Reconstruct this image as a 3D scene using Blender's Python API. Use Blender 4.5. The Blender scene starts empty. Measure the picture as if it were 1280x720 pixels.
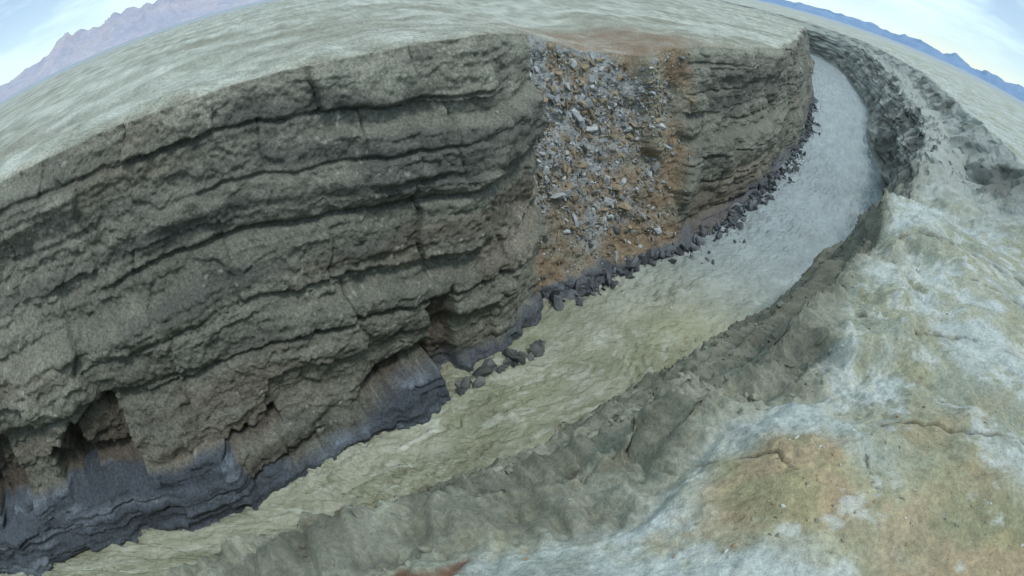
import bpy, math
import numpy as np
rng=np.random.default_rng(7)
# ------------------------------------------------------------------ noise
def _h(ix,iy,iz,seed):
    n=(ix.astype(np.int64)*374761393+iy.astype(np.int64)*668265263+iz.astype(np.int64)*2147483647+seed*974634777)&0xFFFFFFFF
    n=((n^(n>>13))*1274126177)&0xFFFFFFFF
    n=((n^(n>>16))*2246822519)&0xFFFFFFFF
    n=n^(n>>15)
    return (n&0xFFFFFF)/float(0xFFFFFF)*2-1
def vn(x,y,z=0.0,seed=0):
    x,y,z=np.broadcast_arrays(np.asarray(x,float),np.asarray(y,float),np.asarray(z,float))
    fx,fy,fz=np.floor(x),np.floor(y),np.floor(z)
    tx,ty,tz=x-fx,y-fy,z-fz
    tx=tx*tx*(3-2*tx); ty=ty*ty*(3-2*ty); tz=tz*tz*(3-2*tz)
    r=0
    for a in (0,1):
        for b in (0,1):
            for c in (0,1):
                w=(tx if a else 1-tx)*(ty if b else 1-ty)*(tz if c else 1-tz)
                r=r+w*_h(fx+a,fy+b,fz+c,seed)
    return r
def fbm(x,y,z=0.0,o=4,seed=0,g=.5):
    r=0;a=1;f=1;t=0
    for i in range(o):
        r=r+a*vn(x*f,y*f,z*f,seed+i*17); t+=a; a*=g; f*=2.03
    return r/t
def cells(x,y,seed):
    x,y=np.broadcast_arrays(x,y); fx,fy=np.floor(x),np.floor(y)
    d1=np.full(x.shape,9.);d2=np.full(x.shape,9.);cid=np.zeros(x.shape); z0=np.zeros(x.shape)
    for a in (-1,0,1):
        for b in (-1,0,1):
            cx=fx+a; cy=fy+b
            qx=cx+.5+.42*_h(cx,cy,z0,seed); qy=cy+.5+.42*_h(cx,cy,z0,seed+1)
            d=np.hypot(qx-x,qy-y); v_=_h(cx,cy,z0,seed+2)
            n=d<d1
            d2=np.where(n,d1,np.minimum(d2,d)); cid=np.where(n,v_,cid); d1=np.where(n,d,d1)
    return cid,d2-d1
def ss(a,b,x):
    t=np.clip((x-a)/(b-a),0,1); return t*t*(3-2*t)
def mix(c,d,m):
    m=np.asarray(m)[...,None]; return np.asarray(c)*(1-m)+np.asarray(d)*m
def smooth(a,k,lim=None):
    if k<2: return a
    w=np.hanning(k+2)[1:-1]; w/=w.sum(); p=k//2
    ap=np.pad(a,((p,k-1-p),)+((0,0),)*(a.ndim-1),mode='edge')
    out=np.zeros_like(a)
    for i in range(k): out+=w[i]*ap[i:i+len(a)]
    return out
def lerp_st(st,u):
    st=np.asarray(st,float); idx=np.arange(len(st))
    return np.stack([np.interp(u,idx,st[:,k]) for k in range(st.shape[1])],1)
def walk(ref,k,lo,far=70,kf=.022,ustart=0):
    ref=np.asarray(ref,float); us=[0.0]; i=0
    u=0.0; n=len(ref)
    while u<n-1:
        i=min(int(u),n-2); L=np.linalg.norm(ref[i+1]-ref[i]); p=ref[i]+(ref[i+1]-ref[i])*(u-i)
        d=np.hypot(*p); ds=max(lo,(k if (d<far and u>ustart) else kf)*d)
        nu=u+ds/L
        if nu>i+1: nu=i+1+1e-9
        u=nu; us.append(min(u,n-1))
    return np.array(us)
# ------------------------------------------------------------------ mesh helpers
def grid_mesh(name,P,C,wet,mat,smooth_shade=True):
    n,m=P.shape[:2]
    idx=np.arange(n*m).reshape(n,m)
    q=np.stack([idx[:-1,:-1],idx[1:,:-1],idx[1:,1:],idx[:-1,1:]],-1).reshape(-1,4)
    return build(name,P.reshape(-1,3),q,C.reshape(-1,3),wet.reshape(-1),mat,smooth_shade)
def build(name,V,Q,C,wet,mat,sm=True):
    me=bpy.data.meshes.new(name); k=Q.shape[1]
    me.vertices.add(len(V)); me.vertices.foreach_set('co',V.astype(np.float32).ravel())
    me.loops.add(Q.size); me.loops.foreach_set('vertex_index',Q.astype(np.int32).ravel())
    me.polygons.add(len(Q)); me.polygons.foreach_set('loop_start',np.arange(0,Q.size,k,dtype=np.int32))
    me.polygons.foreach_set('loop_total',np.full(len(Q),k,dtype=np.int32))
    me.update(calc_edges=True); me.validate()
    me.polygons.foreach_set('use_smooth',np.full(len(me.polygons),sm))
    ca=me.color_attributes.new('Col','FLOAT_COLOR','POINT')
    c4=np.concatenate([np.clip(C,0,1),np.ones((len(C),1))],1).astype(np.float32)
    ca.data.foreach_set('color',c4.ravel())
    wa=me.attributes.new('wet','FLOAT','POINT'); wa.data.foreach_set('value',wet.astype(np.float32).ravel())
    ob=bpy.data.objects.new(name,me); bpy.context.collection.objects.link(ob); me.materials.append(mat)
    return ob
# ------------------------------------------------------------------ materials
def earth_mat(name,bump=.5,scales=((3,.05),(14,.02),(60,.006)),spk=.25,rough=.93):
    m=bpy.data.materials.new(name); m.use_nodes=True; nt=m.node_tree; N=nt.nodes; L=nt.links
    b=N['Principled BSDF']; tc=N.new('ShaderNodeTexCoord')
    at=N.new('ShaderNodeAttribute'); at.attribute_name='Col'
    wt=N.new('ShaderNodeAttribute'); wt.attribute_name='wet'
    hs=None
    facs=[]
    for s,d in scales:
        n=N.new('ShaderNodeTexNoise'); n.inputs['Scale'].default_value=s; n.inputs['Detail'].default_value=3; n.inputs['Roughness'].default_value=.65
        L.new(tc.outputs['Object'],n.inputs['Vector']); facs.append(n)
        mu=N.new('ShaderNodeMath'); mu.operation='MULTIPLY'; mu.inputs[1].default_value=d; L.new(n.outputs['Fac'],mu.inputs[0])
        if hs is None: hs=mu
        else:
            ad=N.new('ShaderNodeMath'); ad.operation='ADD'; L.new(hs.outputs[0],ad.inputs[0]); L.new(mu.outputs[0],ad.inputs[1]); hs=ad
    bp=N.new('ShaderNodeBump'); bp.inputs['Strength'].default_value=bump; bp.inputs['Distance'].default_value=1.0
    L.new(hs.outputs[0],bp.inputs['Height']); L.new(bp.outputs[0],b.inputs['Normal'])
    mr=N.new('ShaderNodeMapRange'); mr.inputs['From Min'].default_value=.3; mr.inputs['From Max'].default_value=.7
    mr.inputs['To Min'].default_value=1-spk; mr.inputs['To Max'].default_value=1+spk
    L.new(facs[1].outputs['Fac'],mr.inputs['Value'])
    mr2=N.new('ShaderNodeMapRange'); mr2.inputs['From Min'].default_value=.3; mr2.inputs['From Max'].default_value=.7
    mr2.inputs['To Min'].default_value=1-spk*.9; mr2.inputs['To Max'].default_value=1+spk*.9
    L.new(facs[2].outputs['Fac'],mr2.inputs['Value'])
    mm=N.new('ShaderNodeMath'); mm.operation='MULTIPLY'; L.new(mr.outputs[0],mm.inputs[0]); L.new(mr2.outputs[0],mm.inputs[1])
    vm=N.new('ShaderNodeVectorMath'); vm.operation='SCALE'; L.new(at.outputs['Color'],vm.inputs[0]); L.new(mm.outputs[0],vm.inputs['Scale'])
    L.new(vm.outputs[0],b.inputs['Base Color'])
    r=N.new('ShaderNodeMapRange'); r.inputs['To Min'].default_value=rough; r.inputs['To Max'].default_value=.38; L.new(wt.outputs['Fac'],r.inputs['Value'])
    L.new(r.outputs[0],b.inputs['Roughness'])
    b.inputs['Specular IOR Level'].default_value=.3
    return m
mat_cliff=earth_mat('layered_silt',bump=1.0,scales=((2.4,.09),(8,.055),(30,.022)),spk=.38)
mat_bank=earth_mat('salt_crusted_mud',bump=.9,scales=((3.5,.035),(17,.020),(75,.008)),spk=.24)
mat_rock=earth_mat('broken_rock',bump=.5,scales=((3,.03),(12,.02),(50,.006)),spk=.2,rough=.85)
mat_hill=earth_mat('distant_rock',bump=.3,scales=((.004,20),(.012,8),(.05,2)),spk=.1)
# ------------------------------------------------------------------ far bank: cliff + plateau
LB=[(-300,-190, -302,-184,14.3, -.9,.4),
    (-150,-80, -153,-74,14.3, -.85,.5),
    (-60,-22, -63,-17,14.3, -.8,.6),
    (-38,-7.3, -39,-3.5,14.3, -.7,.7),
    (-25,1.0, -25.5,4.2,14.3, -.62,.78),
    (-20,4.0, -20.5,7.4,14.25, -.6,.8),
    (-15.5,6.7, -16.4,10.0,14.2, -.55,.83),
    (-10.6,9.5, -11.8,12.3,14.3, -.52,.85),
    (-6.4,12.6, -7.6,14.9,14.35, -.48,.87),
    (-3.1,15.5, -3.9,17.7,14.35, -.42,.9),
    (0.7,18.4, -.8,21.4,14.3, -.36,.93),
    (1.6,22.2, 0.9,26.6,13.6, -.32,.95),
    (4.9,23.8, 4.0,30.0,12.2, -.28,.96),
    (8.0,25.9, 7.2,31.0,12.0, -.24,.97),
    (11.5,28.2, 10.8,31.2,12.8, -.2,.98),
    (19.6,35.1, 18.3,38,12.6, -.15,.98),
    (28.6,44.9, 27.6,48,12.3, -.1,.99),
    (41.3,61.1, 40,64.5,12.1, -.05,1),
    (71.7,106.8, 68,109,12.0, 0,1),
    (99,149, 95,151,12.0, .02,1),
    (85,190, 81,189,12.0, .03,1),
    (70,250, 66,250,11.8, .04,1),
    (90,500, 85,500,11.5, .05,1),
    (200,3500, 195,3500,11, .05,1)]
LB=np.array(LB,float)
u=walk(LB[:,:2],.0040,.055,ustart=3.3)
S=lerp_st(LB,u); S=smooth(S,13)
foot=S[:,:2]; rim=S[:,2:4]; zr=S[:,4]; D=S[:,5:7]; D/=np.linalg.norm(D,axis=1)[:,None]
mid=(foot+rim)/2
seg=np.r_[0,np.cumsum(np.linalg.norm(np.diff(mid,axis=0),axis=1))]
def s_at(x):  return np.interp(x,u,seg)
s0=s_at(10.0); s=seg-s0    # arc length measured from the buttress corner
s7=float(s_at(7.05)-s0); s9=float(s_at(9.0)-s0)
T=np.gradient(smooth(mid,41),axis=0); T/=np.linalg.norm(T,axis=1)[:,None]
n2=np.stack([T[:,1],-T[:,0]],1)
NF=260
v=np.linspace(0,1,NF)
sg=s[:,None]; ug=u[:,None]
Z=-1.0+(zr[:,None]+1.0)*v[None,:]
zz=np.clip(Z,0,None)/zr[:,None]
XY=foot[:,None,:]*(1-zz[...,None])+rim[:,None,:]*zz[...,None]
scree=ss(10.75,11.1,ug+.06*vn(Z*.9,3.,0,70))*(1-ss(13.9,14.1,ug+.10*vn(Z*.8,1.,0,75)))*np.ones_like(Z)
wz=Z+.65*vn(sg*.11,3.3,0,5)+.30*vn(sg*.35,1.3,0,6)+.08*vn(sg*1.3,Z*.4,0,7)+.03*vn(sg*3,Z,0,8)+.05*sg*np.exp(-np.abs(sg)/40)
def sharp(x,k): return np.tanh(x*k)/np.tanh(k)
lay=vn(sg*.035,wz*.50,0,11)
lay2=vn(sg*.07,wz*1.25,0,12)
lay3=vn(sg*.2,wz*5.5,0,13)
gate=ss(-.2,.25,fbm(sg*.10,Z*.30,0,3,14))
gate2=ss(0.0,.35,fbm(sg*.13,Z*.45,0,3,15))
d=.40*sharp(lay,5)*(.55+.45*gate)+.20*sharp(lay2,5)*(.06+.94*gate2)+.05*sharp(lay3,2)*(.2+.8*gate)
# a few long bedding grooves
grv=np.zeros_like(Z)
for i,(h0,w_,a_) in enumerate(((4.1,.10,.30),(6.0,.08,.24),(8.3,.12,.34),(10.4,.07,.22),(12.2,.09,.28))):
    g_=ss(-.25,.15,vn(sg*.11+i*7.3,.5,0,160+i))
    grv=np.maximum(grv,np.exp(-((wz-h0-.25*vn(sg*.08,i*3.,0,170))/w_)**2)*g_*a_/.34)
d-=.30*grv
d+=.95*fbm(sg*.16,Z*.07,0,3,21)                   # buttresses
course=np.floor(wz*.33)
bx=sg*.27+_h(course,course*0,course*0,31)*3+.10*vn(sg*1.2,Z,0,33); bfl=np.floor(bx); bfr=bx-bfl
blk=_h(bfl,course,course*0,35)
jn=np.exp(-(np.minimum(bfr,1-bfr)/.014)**2)*ss(-.1,.3,vn(sg*.25,Z*.4,0,38))
course2=np.floor(wz*.9); bx2=sg*.6+_h(course2,course2*0,course2*0,39)*3+.2*vn(sg*2,Z,0,40); blk2=_h(np.floor(bx2),course2,course2*0,36)
c2,e2=cells(sg*.9+.3*vn(sg*2,Z*2,0,35),wz*1.3+.2*vn(sg*2,Z*2,0,36),37)
d+=.22*blk+.07*blk2+.08*c2*ss(0,.12,e2)-.14*jn
X3,Y3=XY[...,0],XY[...,1]
rgh=fbm(X3*1.0,Y3*1.0,Z*1.2,4,41)
rmod=.55+.75*ss(-.3,.4,fbm(sg*.25,Z*.4,0,2,43))
d+=.22*rgh+.17*rmod*fbm(X3*2.8,Y3*2.8,Z*3.2,5,45,.66)
# ledge of slate at the base with an undercut above
zt=np.interp(s,[-60,-28,-20,s7-.6,s7-.1,s7+.5,-8,s9,1,3,8,20,60],[2.4,2.4,2.6,2.1,.45,.75,1.0,.9,.5,.4,.8,1.0,1.0])[:,None]+.30*vn(sg*.5,7.7,0,51)+.28*sharp(vn(sg*.28,2.2,0,52),3)+.10*vn(sg*1.7,7.7,0,58)
zt=np.maximum(zt,.25)
ledge=1-ss(zt-.12,zt+.08,Z+.08*vn(sg*2.5,Z*2,0,59))
slate_amt=ss(-80,-50,sg)*(1-ss(s9-.25,s9+.15,sg))
zq=Z+.30*vn(sg*.35,2.0,0,150)+.08*vn(sg*1.4,Z,0,151)
hgt=.55; zst=(np.floor(zq/hgt)+ss(.6,1.0,zq/hgt-np.floor(zq/hgt)))*hgt
zst=.55*zst+.45*zq
tt=np.clip(zst/np.maximum(zt,.3),0,1)
prof=np.sqrt(np.clip(1-tt**3,0,1))*.75+.25*(1-tt)
lobe=vn(sg*.30,4.4,0,53)+.45*vn(sg*.9,4.4,0,54)+.2*vn(sg*2.6,Z*.8,0,154)
slate_out=.62+.6*lobe+.6*np.exp(-((sg-s7+2.3)/2)**2)
slabr=_h(np.floor(zq/hgt),np.floor(sg*.35+_h(np.floor(zq/hgt),0*zq,0*zq,158)*3),0*zq,159)
slaty=.06*sharp(vn(sg*.25,Z*7+.3*vn(sg*.5,1,0,55),0,56),3)+.13*slabr
d=d*(1-ledge*.65*slate_amt)+ledge*slate_amt*(.25+slate_out*prof*1.0+slaty)
under=np.exp(-((Z-zt-.5)/.45)**2)*slate_amt
d-=.55*under*(.4+.9*vn(sg*.4,9.9,0,57))
# low dark ledge carrying on round the corner and under the scree
lowz=.55+.45*vn(sg*.45,8.8,0,65)+.2*vn(sg*1.4,8.8,0,66)
low=(1-ss(lowz-.15,lowz+.1,Z))*ss(s9+1.2,s9+1.6,sg)*(1-ss(30,60,sg))
d+=low*(.35+.45*vn(sg*.5,5.5,0,67)+.25*vn(sg*1.5,Z,0,68))
caves=[(-22.9,-18.6,2.4,5.8,1.5),(-28.2,-25.4,2.2,5.6,1.3),(s9+.1,s9+1.3,.2,4.5,1.25),(-8.4,-6.2,1.3,2.2,.7),(-15.0,-12.2,2.2,3.0,.6)]
cv=np.zeros_like(Z)
for a,b,c0,c1_,dep in caves:
    e=.22*vn(sg*.9,Z*.7,0,61)+.12*vn(sg*3,Z*3,0,62)
    m=ss(a-.12,a+.12,sg+e)*(1-ss(b-.12,b+.08,sg+.4*e))*ss(c0-.5,c0+.1,Z+e)*(1-ss(c1_-.15,c1_+.15,Z+1.5*e+.30*(b-sg)))
    dd_=dep*(.55+.6*ss(-.2,.3,vn(np.floor((sg+.3*e)*1.1),np.floor(wz*.6)*0,0,63)))
    cv=np.maximum(cv,m); d-=dd_*m
tal=.40*fbm(X3*.7,Y3*.7,Z*.7,4,71)+.24*fbm(X3*2.4,Y3*2.4,Z*2.4,4,72,.6)-.42*np.sin(np.clip(zz,0,1)*math.pi)
pil=np.exp(-((ug-13.35+.02*(Z-8))/.22)**2)*ss(5,7,Z+.8*vn(sg,Z,0,73))*scree      # standing pillar of silt
tal=tal+1.0*pil
d=d*(1-scree*.85*(1-low))+scree*tal
topf=ss(zr[:,None]-.9,zr[:,None],Z)
d=d*(1-.3*topf)-.2*topf**3
XYf=XY+n2[:,None,:]*d[...,None]
face=np.dstack([XYf,Z])
NT=120
r=np.concatenate([np.linspace(.07,3,36)[:-1],np.geomspace(3,4200,NT-35)])
drim=(n2*d[:,-1][:,None])
px=rim[:,None,:]+D[:,None,:]*r[None,:,None]+drim[:,None,:]*np.exp(-r/2.5)[None,:,None]
edge=-.28*np.exp(-r/.5)+.28
pz=zr[:,None]+edge[None,:]*(.6+.6*vn(sg*.8,r[None,:]*.3,0,81))+.12*fbm(px[...,0]*.25,px[...,1]*.25,0,4,82)*(np.minimum(r/1.5,1)*(1-.6*ss(6,40,r)))[None,:]\
   +.07*fbm(px[...,0]*1.6,px[...,1]*1.6,0,3,84)*(1-.6*ss(15,60,r))[None,:]-(1.6*ss(8,400,r))[None,:]+.4*(fbm(px[...,0]*.012,px[...,1]*.012,0,3,86))*ss(20,200,r)[None,:]
top=np.dstack([px,pz])
P=np.concatenate([face,top],1)
# colours -------------
c_a=np.array([.148,.148,.120]); c_b=np.array([.228,.228,.184]); c_dk=np.array([.078,.080,.074])
f=.5+.5*sharp(vn(sg*.05,wz*.9,0,91),2)
C=mix(c_a,c_b,np.clip(.45*f+.5*(.5+.9*rgh),0,1))
C=mix(C,c_dk,.6*ss(.1,.6,.6*vn(sg*.05,wz*1.3,0,92)+.8*fbm(sg*.22,Z*.3,0,4,192)))
C=mix(C,np.array([.20,.155,.11]),.35*ss(.1,.55,fbm(sg*.13,wz*.6,0,4,93)))
C=mix(C,np.array([.30,.295,.24]),.55*ss(zr[:,None]-1.0,zr[:,None]-.1,Z+.6*vn(sg*.7,Z,0,94)))
C=C*(1+.12*blk)[...,None]*(1+.45*fbm(X3*1.6,Y3*1.6,Z*2.0,5,95,.68))[...,None]
C=mix(C,np.array([.45,.44,.38]),.5*ss(.55,.75,vn(X3*6,Y3*6,Z*6,195))*ss(.0,.4,vn(X3*.5,Y3*.5,Z*.5,196)))
C=C*(1-.45*jn)[...,None]*(1-.35*grv)[...,None]
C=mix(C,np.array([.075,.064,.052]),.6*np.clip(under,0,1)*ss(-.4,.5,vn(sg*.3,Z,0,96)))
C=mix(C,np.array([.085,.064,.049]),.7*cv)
sl=np.array([.080,.096,.115]); sl2=np.array([.20,.235,.27])
CS=mix(sl,sl2,ss(.0,.6,vn(sg*.3,Z*6.5,0,97)+.3*slabr)*.6)*(1+.40*fbm(X3*2,Y3*2,Z*4,4,98,.6))[...,None]*(.9+.2*slabr)[...,None]
C=mix(C,CS,ledge*slate_amt)
base2=(1-ss(.4,1.3,Z+.6*vn(sg*.5,1,0,99)))*ss(s9,s9+.5,sg)
C=mix(C,np.array([.088,.10,.115])*(1+.4*vn(sg*1.2,Z*3,0,199))[...,None],np.maximum(base2*.8,low*.95))
a=(ug-10.9)/3.1
ga=1-ss(.55,.85,a+.34*vn(sg*.6,Z*.6,0,101)-.014*(Z-6))
gz=ss(2.6,5.0,Z+2.2*vn(sg*.6,Z*.5,0,102)+2.4*(a-.15))
grey=ga*gz
CG=mix(np.array([.20,.21,.20]),np.array([.38,.395,.39]),.5+.5*vn(X3*4,Y3*4,Z*4,103))
CG=mix(CG,np.array([.235,.18,.115]),.85*ss(-.1,.35,fbm(X3*.8,Y3*.8,Z*.8,4,104)))
CO=mix(np.array([.195,.140,.090]),np.array([.285,.220,.145]),.5+.5*vn(X3*.8,Y3*.8,Z*.8,105))
CO=mix(CO,np.array([.25,.24,.19]),ss(-.1,.35,fbm(X3*.5,Y3*.5,Z*.9,3,106))*.8)
CO=CO*(1+.40*fbm(X3*1.7,Y3*1.7,Z*1.7,4,107,.6))[...,None]
C=mix(C,mix(CO,CG,grey),scree*(1-low))
C=mix(C,np.array([.27,.255,.19]),.8*pil)
C=mix(C,np.array([.19,.14,.10]),.4*ss(14,14.2,ug)*(1-ss(14.8,15.2,ug))*(1-ss(2,4,Z)))
wet=np.clip(ledge*slate_amt*.6+base2*.4+low*.3+(1-ss(.1,.5,Z)),0,1)
tx,ty=top[...,0],top[...,1]
CP=mix(np.array([.325,.335,.275]),np.array([.455,.47,.41]),ss(-.3,.3,fbm(tx*.35,ty*.35,0,5,111,.6)))
CP=mix(CP,np.array([.235,.23,.175]),.7*ss(.0,.4,fbm(tx*.14,ty*.14,0,5,112,.62)))
CP=mix(CP,np.array([.25,.23,.17]),.6*np.exp(-r/.5)[None,:]*np.ones_like(tx))
CP=CP*(1+.50*fbm(tx*1.1,ty*1.1,0,5,114,.75))[...,None]
ho=np.exp(-((tx-6.0)/6)**2-((ty-34)/6)**2)
CP=mix(CP,np.array([.235,.155,.10]),np.clip(ho*1.7,0,.9)*(.75+.25*vn(tx*1.5,ty*1.5,0,113)))
CP=mix(CP,np.array([.32,.38,.45]),ss(50,1200,r)[None,:]*np.ones_like(tx)*.85)  # bluish distance haze painted into the plateau colour
Call=np.concatenate([C,CP],1); W=np.concatenate([wet,np.zeros_like(tx)],1)
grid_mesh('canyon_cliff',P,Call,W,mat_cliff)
# ------------------------------------------------------------------ near bank
RB=[ # W xy | M xyz | N xyz | P xyz | Q xyz | dir
 (-300,-205, -299,-209,5, -298,-213,13, -297,-216,14, -293,-225,14.2, .1,-1),
 (-150,-95, -149,-99,5, -147,-103,13, -146,-107,14, -142,-115,14.2, .15,-1),
 (-60,-34, -58,-38,5, -56,-42,13, -54,-46,14, -50,-54,14.2, .2,-1),
 (-30,-9, -28,-12,5, -25,-16,13, -22,-20,14, -18,-28,14.2, .25,-1),
 (-14,2.7, -11.5,0,6, -7.5,-2.2,12.8, -6,-4,13.9, -3,-14,14.3, .3,-1),
 (-8.1,5.9, -6,3.6,6, -2.3,1.1,12.8, -1.9,-.6,13.8, 0,-9,14.3, .36,-.95),
 (-5.5,7.8, -3.9,5.0,6, -.95,1.9,12.9, -.6,.5,13.85, 2,-8,14.3, .45,-.9),
 (-.8,10.6, -.4,7.1,5.5, 1.0,2.10,13, 1.3,.9,13.9, 5,-6,14.3, .55,-.83),
 (2.7,13.6, 2.8,8.8,6, 2.05,3.1,13, 2.6,1.9,13.75, 8,-4,14.2, .65,-.76),
 (6.9,16.4, 6.2,10.6,6.5, 3.7,3.6,12.9, 4.3,2.4,13.6, 11,-3,14.1, .72,-.69),
 (11.0,18.7, 9.8,13,6, 6,6.4,12.1, 7,4.7,12.9, 14.5,-2,14, .78,-.62),
 (14.7,20.6, 13,15.2,6, 9,9.2,11.7, 10.4,7.3,12.4, 17.5,0,13.8, .83,-.55),
 (20,24.5, 17,19,6, 13.5,13.8,11.2, 14.4,10.6,11.9, 19,3,13.3, .87,-.5),
 (27,29, 23.5,23.5,4, 19,17.5,8, 18.6,12.5,9.6, 22,5.5,12.8, .9,-.42),
 (41.2,40.9, 37,35.5,5, 31,28,9.3, 30,20,9.8, 32.5,17.5,12.9, .93,-.35),
 (46,49, 46.5,46,6, 42,37.5,9.8, 42.2,35.2,10.2, 45,33.8,12.8, .95,-.25),
 (56,65, 58,63,6, 60,61,9, 62,60,9.6, 65,59,12.6, .97,-.15),
 (71.7,82.7, 74,81,6, 77,80,9.5, 79,79,10.2, 82,78,12.4, 1,-.05),
 (116.8,158.8, 119,157,6, 122,156,10, 124,155,11, 128,154,12.2, 1,.05),
 (115,195, 118,195,6, 121,195,10, 123,195,11, 128,195,12, 1,.1),
 (95,250, 98,250,6, 101,250,10, 103,250,11, 108,250,12, 1,.12),
 (115,500, 118,500,6, 121,500,10, 123,500,11, 128,500,11.8, 1,.15),
 (225,3500, 228,3500,6, 231,3500,10, 233,3500,11, 238,3500,11.5, 1,.15)]
RB=np.array(RB,float)
ref=RB[:,5:7]
u2=walk(ref,.0055,.024,ustart=3.6,kf=.02)
S2=smooth(lerp_st(RB,u2),25)
K=[np.c_[S2[:,0:2],np.full(len(S2),-.6)],S2[:,2:5],S2[:,5:8],S2[:,8:11],S2[:,11:14]]
D2=S2[:,14:16]; D2/=np.linalg.norm(D2,axis=1)[:,None]
vv=[]
for k,n in enumerate((60,100,80,150)):
    t=np.arange(n)/n
    if k==3: t=t**1.5
    vv.append(k+t)
vv=np.concatenate(vv+[[4.0]])
A=np.stack(K,1)
def cr(A,vv):
    out=[]
    for x in vv:
        i=min(int(x),3); t=x-i
        out.append(A[:,i]*(1-t)+A[:,i+1]*t)
    return np.stack(out,1)
B=cr(A,vv)
B=np.swapaxes(smooth(np.swapaxes(B,0,1),9),0,1)
ro=np.geomspace(.4,4200,90)
O=np.concatenate([B[:,-1,None,:2]+D2[:,None,:]*ro[None,:,None],np.zeros((len(B),90,1))],2)
O[...,2]=B[:,-1,2][:,None]-1.6*ss(8,400,ro)[None,:]
B=np.concatenate([B,O],1)
x,y,z=B[...,0],B[...,1],B[...,2]
vfull=np.concatenate([vv,4+np.arange(1,91)*.1])[None,:]*np.ones_like(x)
dc=np.sqrt(x*x+y*y+(z-17)**2)
slope=ss(0.0,.3,vfull)*(1-ss(1.85,2.3,vfull))
flat=ss(1.95,2.3,vfull)
U2=u2[:,None]*np.ones_like(x)
farz=ss(13,14.2,U2)
dz=.06*fbm(x*1.1,y*1.1,0,4,201)*flat+.036*fbm(x*4.5,y*4.5,0,4,205,.7)*flat+.25*fbm(x*.25,y*.25,0,3,207)*flat*ss(3,9,dc)
sr_=.55+.45*ss(1.2,4,dc)
dz+=slope*(.45*fbm(x*.55,y*.55,z*.3,4,211)+.50*sr_*fbm(x*1.9,y*1.9,z*1.2,4,214,.7)+.22*sr_*np.abs(fbm(x*5,y*5,z*3,3,218)))
sh=slope*(.40*sharp(vn(x*.1,y*.1,z*1.3,221),2.5)+.22*sharp(vn(x*.3,y*.3,z*3.4,222),2.5))
q1,qe1=cells(x*1.1+.4*vn(x*2,y*2,z,261),y*1.1+.8*z,262)
sh=sh+slope*.08*q1*ss(0,.15,qe1)
dxy=np.stack([-D2[:,0],-D2[:,1]],1)[:,None,:]
dfar=farz*(ss(0.1,.4,vfull)*(1-ss(4.0,4.2,vfull)))*(1.2*fbm(x*.35,y*.35,z*.3,4,225)+.6*fbm(x*1.3,y*1.3,z*.9,3,227))
hx=dxy*(sh+dfar)[...,None]
dz+=farz*(ss(1.5,2,vfull)*(1-ss(3.9,4.1,vfull)))*.8*fbm(x*.4,y*.4,0,4,229)
rim_n=ss(1.6,2.0,vfull)*(1-ss(2.6,3.5,vfull))*ss(6.5,9,U2)
dz+=rim_n*(.24*sharp(fbm(x*.7,y*.7,0,3,231),5)+.20*fbm(x*2,y*2,0,4,232,.65))
near=np.exp(-((vfull-2.05)/.5)**2)*(1-ss(9,10.5,U2))
dz+=near*(.16*fbm(x*2.0,y*2.0,0,4,235,.6)+.07*fbm(x*7,y*7,0,3,236,.7))
p1,pe1=cells(x*1.6+.5*vn(x*2,y*2,0,263),y*1.6+.5*vn(x*2,y*2,0,264),265)
dz+=flat*.014*p1*ss(0,.2,pe1)*(vfull<4.3)
cracks=[([(3.2,2.75),(3.55,2.62),(3.9,2.56),(4.3,2.38),(4.7,2.22),(5.1,1.9),(5.6,1.68),(6.2,1.3),(7.5,.8)],.022,.12,0),
        ([(7.6,8.8),(8.4,8.3),(9.2,7.7),(9.6,7.0),(10.3,6.4),(10.8,5.7),(11.6,5.2),(12.6,4.3),(14,3.4)],.10,.6,1),
        ([(1.75,2.7),(2.1,2.4),(2.3,2.2),(2.35,1.9)],.013,.06,0),
        ([(9.8,9.6),(11,9.2),(12.2,8.0),(12.9,6.9),(14,5.6),(15,4.4)],.12,.6,.5),
        ([(5.6,5.2),(6.3,4.6),(7.4,4.3),(8.3,3.6),(9.4,2.6)],.03,.16,0),
        ([(3.1,1.9),(3.0,1.5),(3.35,1.2)],.007,.03,0)]
wx=x+.12*vn(x*2,y*2,0,238)+.06*vn(x*5,y*5,0,240)+.02*vn(x*13,y*13,0,241); wy=y+.12*vn(x*2,y*2,0,239)+.06*vn(x*5,y*5,0,242)+.02*vn(x*13,y*13,0,243)
crk=np.zeros_like(x); rust=np.zeros_like(x)
def segd(pts):
    dm=np.full(x.shape,1e9)
    for (ax,ay),(bx_,by_) in zip(pts[:-1],pts[1:]):
        L2=(bx_-ax)**2+(by_-ay)**2; t=np.clip(((wx-ax)*(bx_-ax)+(wy-ay)*(by_-ay))/L2,0,1)
        dm=np.minimum(dm,np.hypot(wx-ax-t*(bx_-ax),wy-ay-t*(by_-ay)))
    return dm
for pts,w,dep,ru in cracks:
    dm=segd(pts)
    ww=w*(1+.8*vn(x*1.5,y*1.5,0,244))
    m=np.exp(-(dm/ww)**2)*flat; crk=np.maximum(crk,m); dz-=dep*m
    if ru: rust=np.maximum(rust,ru*np.exp(-(dm/(w*2.2))**2)*flat*ss(-.3,.4,vn(x*.8,y*.8,0,245)))
rd=segd([(-.88,1.50),(-.72,1.43),(-.5,1.50),(-.3,1.66)])
redm=np.exp(-(rd/(.045*(1+.7*vn(x*9,y*9,0,246))))**2)*(vfull>1.6)
dz-=.07*redm
Pn=np.dstack([x+hx[...,0],y+hx[...,1],z+dz])
cw=np.array([.43,.46,.43]); cg=np.array([.285,.30,.235])
C2=mix(cw,cg,ss(-.2,.4,fbm(x*.5,y*.5,0,5,251,.6)))
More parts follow.
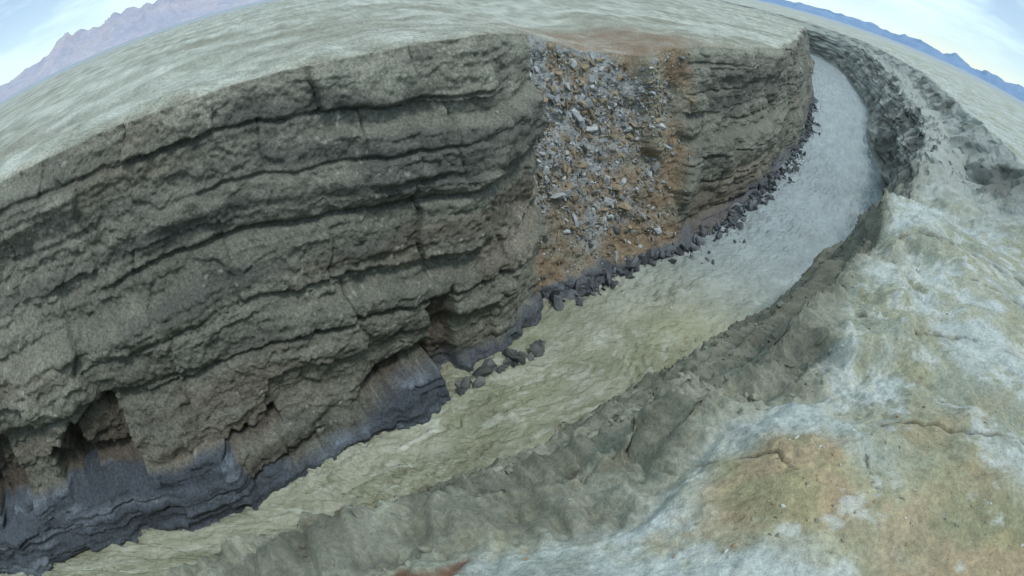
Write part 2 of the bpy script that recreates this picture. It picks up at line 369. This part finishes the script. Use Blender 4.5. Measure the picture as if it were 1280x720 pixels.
C2=mix(C2,np.array([.34,.33,.22]),.65*ss(-.15,.35,fbm(x*1.4,y*1.4,0,4,252,.6)))
tan=np.exp(-((x-3.6)/1.9)**2-((y-.6)/1.4)**2)+.9*np.exp(-((x-2.2)/.8)**2-((y-1.8)/.7)**2)+.45*np.exp(-((x-5.6)/1.5)**2-((y-2.4)/1.0)**2)
tan=ss(.2,1.0,tan+.75*fbm(x*.9,y*.9,0,5,253,.6))
C2=mix(C2,np.array([.32,.28,.155]),tan*.95)
C2=mix(C2,np.array([.39,.285,.185]),.6*tan*ss(-.1,.35,fbm(x*1.9,y*1.9,0,4,254,.6)))
C2=mix(C2,np.array([.235,.24,.15]),.6*tan*ss(.0,.35,fbm(x*1.2,y*1.2,0,4,354,.6)))
C2=C2*(1+.36*fbm(x*6,y*6,0,4,258,.8))[...,None]
C2=mix(C2,np.array([.56,.59,.56]),.55*flat*ss(.30,.55,fbm(x*2.2,y*2.2,0,5,259,.7)+.25*(1-tan)))
cm=mix(np.array([.205,.202,.148]),np.array([.335,.335,.262]),ss(-.35,.35,fbm(x*1.3,y*1.3,z*.9,5,255,.7)))
cm=mix(cm,np.array([.12,.12,.092]),.7*ss(.0,.35,fbm(x*.9,y*.9,z*1.8,5,256,.65)))
C2=mix(C2,cm,(1-flat))
C2=mix(C2,np.array([.13,.132,.108]),.55*slope*ss(8.0,9.8,U2)*(1-ss(13,14,U2)))
cf=mix(np.array([.15,.155,.135]),np.array([.38,.395,.36]),ss(-.3,.3,fbm(x*.25,y*.25,z*.5,4,257)))
fsc=farz*(1-ss(4,4.15,vfull))
steep=ss(.05,.2,vfull)*(1-ss(1.7,2.0,vfull))+ss(2.95,3.1,vfull)*(1-ss(3.7,4.0,vfull))
C2=mix(C2,mix(mix(cf,np.array([.40,.42,.38]),.7*np.ones_like(x)),cf*.95,steep),fsc)
C2=mix(C2,np.array([.24,.15,.09]),.6*rust*(1-crk))
C2=mix(C2,np.array([.05,.042,.035]),.8*crk)
C2=mix(C2,np.array([.17,.08,.045]),redm*.9)
C2=mix(C2,np.array([.32,.38,.45]),np.broadcast_to(np.r_[np.zeros(len(vv)),ss(50,1200,ro)][None,:],x.shape)*.85)  # same aerial haze mixed into the ground colour far out
W2=np.clip((1-ss(.05,.35,vfull))*.8+.0*x,0,1)
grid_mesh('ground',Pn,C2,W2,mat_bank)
# ------------------------------------------------------------------ river
RV=[((-300,-190),(-300,-205)),((-150,-80),(-150,-95)),((-60,-22),(-60,-34)),((-38,-7.5),(-30,-9)),((-25,.6),(-14,2.7)),((-15.4,6.3),(-8.1,5.9)),
((-10.6,9.2),(-5.5,7.6)),((-6.4,12.4),(-.8,10.1)),((-3.1,15.2),(2.7,13.2)),((.7,18.2),(7,15.7)),((4.9,23.8),(11.1,18)),((11.5,28.2),(16,21)),
((19.6,35.1),(26.6,28.5)),((28.6,44.9),(41.2,40.9)),((41.3,61.1),(56,63)),((71.7,106.8),(84,103)),((99,149),(116.8,158.8)),((85,190),(115,195)),((70,250),(95,250)),((90,500),(115,500)),((200,3500),(225,3500))]
RV=np.array([[a[0],a[1],b[0],b[1]] for a,b in RV],float)
u3=walk((RV[:,:2]+RV[:,2:])/2,.0055,.055,ustart=3.3)
S3=smooth(lerp_st(RV,u3),15)
la,rb=S3[:,:2],S3[:,2:]
dd=rb-la; wd=np.linalg.norm(dd,axis=1)[:,None]; dn=dd/wd
la=la-dn*4; rb=rb+dn*3
NW=170
t=np.linspace(0,1,NW)[None,:,None]
R=la[:,None,:]*(1-t)+rb[:,None,:]*t
mc=(la+rb)/2; sr=np.r_[0,np.cumsum(np.linalg.norm(np.diff(mc,axis=0),axis=1))]; sr=sr-np.interp(8,u3,sr)
SG=sr[:,None]*np.ones((1,NW)); TG=t[0,:,0][None,:]*(np.linalg.norm(rb-la,axis=1)[:,None])
wpx=SG+.8*vn(SG*.2,TG*.4,0,301)+.25*vn(SG*1.1,TG*1.1,0,300); wpy=TG+.6*vn(SG*.25,TG*.3,0,302)+.25*vn(SG*1.1,TG*1.1,0,299)
rz=.12*fbm(wpx*.5,wpy*.9,0,3,303)+.21*(1-np.abs(fbm(wpx*1.3,wpy*1.6,0,4,305,.6))*3)*ss(-.3,.4,fbm(SG*.15,TG*.3,0,2,306))+.10*fbm(wpx*3.2,wpy*3.8,0,4,307,.65)
rough_patch=np.exp(-((R[...,0]-9.5)/3.2)**2-((R[...,1]-19.8)/2.8)**2)
rz+=rough_patch*.14*fbm(wpx*1.8,wpy*2.4,0,3,309)
RP=np.dstack([R,rz])
CR=mix(np.array([.270,.275,.185]),np.array([.375,.385,.29]),ss(-.3,.4,fbm(wpx*.3,wpy*.6,0,5,311,.6)))
CR=mix(CR,np.array([.53,.55,.47]),.65*ss(.1,.45,fbm(wpx*1.2,wpy*2.2,0,5,312,.65)))
CR=mix(CR,np.array([.20,.205,.13]),.6*ss(.05,.45,fbm(wpx*.8,wpy*1.5,0,5,313,.65)))
CR=mix(CR,np.array([.36,.35,.20]),rough_patch*.6)
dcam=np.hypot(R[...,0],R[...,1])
CR=mix(CR,np.array([.34,.40,.445]),ss(18,36,dcam)*.7)  # sky reflection on the far water, painted in as a blue-grey tint
CR=CR*(1+.25*fbm(wpx*.5,wpy*1.2,0,4,314,.6))[...,None]
m=bpy.data.materials.new('muddy_water'); m.use_nodes=True; nt=m.node_tree; N=nt.nodes; L=nt.links; b=N['Principled BSDF']
at=N.new('ShaderNodeAttribute'); at.attribute_name='Col'; L.new(at.outputs['Color'],b.inputs['Base Color'])
b.inputs['Roughness'].default_value=.25; b.inputs['IOR'].default_value=1.36
tc=N.new('ShaderNodeTexCoord'); n1=N.new('ShaderNodeTexNoise'); n1.inputs['Scale'].default_value=3.0; n1.inputs['Detail'].default_value=5; n1.inputs['Distortion'].default_value=.8
L.new(tc.outputs['Object'],n1.inputs['Vector']); bp=N.new('ShaderNodeBump'); bp.inputs['Strength'].default_value=.9; bp.inputs['Distance'].default_value=.18
L.new(n1.outputs['Fac'],bp.inputs['Height']); L.new(bp.outputs[0],b.inputs['Normal'])
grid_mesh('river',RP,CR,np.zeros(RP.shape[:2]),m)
# ------------------------------------------------------------------ rocks
ico_v=[];ph=(1+5**.5)/2
for a_,b_ in ((1,ph),(-1,ph),(1,-ph),(-1,-ph)):
    ico_v+= [(0,a_,b_),(a_,b_,0),(b_,0,a_)]
ico_v=np.array(ico_v,float); ico_v/=np.linalg.norm(ico_v[0])
import bmesh
bmx=bmesh.new()
for q in ico_v: bmx.verts.new(q)
bmesh.ops.convex_hull(bmx,input=bmx.verts); bmx.verts.ensure_lookup_table(); bmx.faces.ensure_lookup_table()
ico_v=np.array([q.co[:] for q in bmx.verts]); ico_f=np.array([[w.index for w in f_.verts] for f_ in bmx.faces]); bmx.free()
def rocks(name,pos,size,cols,wetv,flatn=.6):
    n=len(pos); nv=len(ico_v)
    V=ico_v[None]*(1+.38*(rng.random((n,nv,1))-.5)*2)
    sc=np.stack([1+.7*rng.random(n),.6+.5*rng.random(n),flatn*(.5+.8*rng.random(n))],1)
    V=np.sign(V)*np.abs(V)**.75
    V=V*sc[:,None,:]*size[:,None,None]
    q=rng.normal(size=(n,4)); q/=np.linalg.norm(q,axis=1)[:,None]
    w,a1,b1,c1=q.T
    Rm=np.stack([1-2*(b1*b1+c1*c1),2*(a1*b1-c1*w),2*(a1*c1+b1*w),2*(a1*b1+c1*w),1-2*(a1*a1+c1*c1),2*(b1*c1-a1*w),2*(a1*c1-b1*w),2*(b1*c1+a1*w),1-2*(a1*a1+b1*b1)],1).reshape(n,3,3)
    V=np.einsum('nij,nkj->nki',Rm,V)+pos[:,None,:]
    Q=(ico_f[None]+(np.arange(n)*nv)[:,None,None]).reshape(-1,3)
    Cc=np.repeat(cols,nv,axis=0)
    return build(name,V.reshape(-1,3),Q,Cc,np.full(n*nv,wetv),mat_rock,False)
def pick(mask,n):
    p=mask.ravel()/mask.sum(); return rng.choice(len(p),n,p=p)
dens=scree*(grey*1.0+.16)*ss(.3,1,Z)*(1-ss(zr[:,None]-.6,zr[:,None],Z))*(.35+.65*ss(-.3,.2,fbm(X3*.6,Y3*.6,Z*.6,3,403)))
k=pick(dens,5200); fp=face.reshape(-1,3)[k]
sz=np.exp(rng.normal(-2.85,.65,len(k))); sz=np.clip(sz,.025,.42)
g=rng.random(len(k)); cc=np.array([.32,.335,.335])*(.45+1.15*g)[:,None]
bm_=rng.random(len(k))<.46; cc[bm_]=np.array([.28,.225,.15])*(.6+.7*g[bm_])[:,None]
rocks('scree_rubble',fp+rng.normal(0,.03,fp.shape),sz,cc,0.,.5)
ii=np.where((u>11.0)&(u<17.5))[0]; wgt=np.gradient(s)[ii]; k=rng.choice(ii,1100,p=wgt/wgt.sum())
off=np.abs(rng.normal(0,.5,len(k)))*(.6+.9*np.clip(vn(s[k]*.5,2,0,602)+.4,0,2))
pos=np.c_[foot[k]+n2[k]*(off+.1+.5*vn(s[k]*.5,5.5,0,67))[:,None]+rng.normal(0,.15,(len(k),2)),np.clip(.3-off*.35,0,.6)+rng.random(len(k))*.10]
sz=np.clip(np.exp(rng.normal(-2.0,.65,len(k))),.05,.45)
rocks('shoreline_rocks',pos,sz,np.array([.105,.115,.122])*(.4+1.1*rng.random(len(k)))[:,None],.4,.6)
k=rng.choice(np.where((s>s9+.2)&(s<1.0))[0],40)
pos=np.c_[foot[k]+n2[k]*(rng.random(len(k))*.7+.2)[:,None],rng.random(len(k))*.2]
rocks('fallen_blocks',pos,np.clip(np.exp(rng.normal(-1.8,.5,len(k))),.08,.4),np.array([.12,.125,.12])*(.5+1.*rng.random(len(k)))[:,None],.4,.7)
m_=(flat>.9)&(dc<14)&(vfull<4.0)
area=np.ones_like(x)*m_*np.exp(-((vfull-3)/.6)**2)*(.35+tan)
k=pick(area,700); pp=Pn.reshape(-1,3)[k]
g=rng.random(len(k)); cc=np.where((g<.3)[:,None],np.array([.34,.24,.14]),np.where((g<.6)[:,None],np.array([.55,.55,.5]),np.array([.24,.23,.19])))
rocks('pebbles',pp+np.array([0,0,.003]),np.clip(np.exp(rng.normal(-4.7,.5,len(k))),.004,.022),cc,0.,.7)
m_=slope*(dc<32)*(U2>4)*(U2<13)*ss(-.1,.4,fbm(x*.8,y*.8,0,3,401)+.1)*np.clip(dc,0,20)
k=pick(m_,3000); pp=Pn.reshape(-1,3)[k]; 
rocks('mud_clods',pp,np.clip(np.exp(rng.normal(-3.1,.5,len(k))),.02,.14),C2.reshape(-1,3)[k]*(.75+.4*rng.random(len(k)))[:,None],0.,.7)
# ------------------------------------------------------------------ mountains
def range_mesh(name,az0,az1,R0,hfun,col,seed,depth=900):
    az=np.radians(np.linspace(az0,az1,420)); rr=np.linspace(0,1,26)
    h=hfun(np.degrees(az))
    Rr=R0+rr[None,:]*depth+0*az[:,None]
    X=np.sin(az)[:,None]*Rr; Y=np.cos(az)[:,None]*Rr
    prof=np.sin(np.clip(rr*1.0,0,1)*math.pi*.5)**.9
    ridg=1-np.abs(fbm(X*.0035,Y*.0035,0,4,seed))*2.2
    Zm=8+h[:,None]*(prof[None,:]*(.62+.38*ridg)-.0)-12*(1-rr)[None,:]
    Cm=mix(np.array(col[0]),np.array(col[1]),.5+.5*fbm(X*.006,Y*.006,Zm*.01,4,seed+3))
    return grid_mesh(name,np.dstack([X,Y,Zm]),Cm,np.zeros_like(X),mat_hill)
def hl(a):
    return np.interp(a,[-130,-95,-75,-62,-57,-53,-49,-44,-38,-30,-20,0,15,24],[90,170,210,190,150,190,300,350,300,210,140,110,70,20])*(1+.16*vn(a*.35,1.,0,501)+.09*vn(a*1.3,1.,0,502))
range_mesh('mountain_range',-130,24,4300,hl,((.32,.36,.48),(.52,.47,.50)),510)  # blue-violet air haze is put into the rock colours, no volume
def hr(a):
    return np.interp(a,[18,30,40,50,60,75,100,130],[20,70,110,120,130,170,150,80])*(1+.2*vn(a*.4,1.,0,503)+.1*vn(a*1.5,1.,0,504))
range_mesh('distant_hills',18,130,4400,hr,((.16,.26,.42),(.25,.36,.52)),520,700)  # hill colours carry painted blue haze
# ------------------------------------------------------------------ sky & sun
w=bpy.data.worlds.new('World'); bpy.context.scene.world=w; w.use_nodes=True
nt=w.node_tree; N=nt.nodes; L=nt.links; bg=N['Background']
SUN_EL=66; SUN_AZ=135
sk=N.new('ShaderNodeTexSky'); sk.sky_type='NISHITA'; sk.sun_disc=False; sk.sun_elevation=math.radians(SUN_EL); sk.sun_rotation=math.radians(SUN_AZ)
sk.air_density=1.0; sk.dust_density=.2; sk.ozone_density=1.5; sk.altitude=1500
tc=N.new('ShaderNodeTexCoord'); mp=N.new('ShaderNodeMapping'); mp.inputs['Scale'].default_value=(1,1,4.5)
L.new(tc.outputs['Generated'],mp.inputs['Vector'])
cn=N.new('ShaderNodeTexNoise'); cn.inputs['Scale'].default_value=3.2; cn.inputs['Detail'].default_value=7; cn.inputs['Roughness'].default_value=.55; L.new(mp.outputs[0],cn.inputs['Vector'])
cr_=N.new('ShaderNodeMapRange'); cr_.inputs['From Min'].default_value=.42; cr_.inputs['From Max'].default_value=.60; cr_.inputs['To Min'].default_value=.30; cr_.inputs['To Max'].default_value=.95; L.new(cn.outputs['Fac'],cr_.inputs['Value'])
mx=N.new('ShaderNodeMix'); mx.data_type='RGBA'; L.new(cr_.outputs[0],mx.inputs['Factor']); L.new(sk.outputs[0],mx.inputs['A']); mx.inputs['B'].default_value=(6.6,8.5,9.2,1)
L.new(mx.outputs['Result'],bg.inputs['Color']); bg.inputs['Strength'].default_value=.13
sd=bpy.data.lights.new('sun','SUN'); sd.energy=1.6; sd.angle=math.radians(12); sd.color=(1,.98,.95)
so=bpy.data.objects.new('sun',sd); bpy.context.collection.objects.link(so)
so.rotation_euler=(math.radians(90-SUN_EL),0,math.radians(180-SUN_AZ)); so.location=(0,0,60)
# ------------------------------------------------------------------ camera (wide fisheye lens)
cam=bpy.data.cameras.new('camera'); o=bpy.data.objects.new('camera',cam); bpy.context.collection.objects.link(o)
o.location=(0,0,17); o.rotation_euler=(math.radians(90-36.2),0,0)
cam.type='PANO'; cam.sensor_width=10.5*960/476.0; cam.lens=10.5; cam.clip_start=.05; cam.clip_end=20000
bpy.context.scene.camera=o
sc=bpy.context.scene
sc.view_settings.view_transform='Standard'; sc.view_settings.look='None'; sc.view_settings.exposure=0
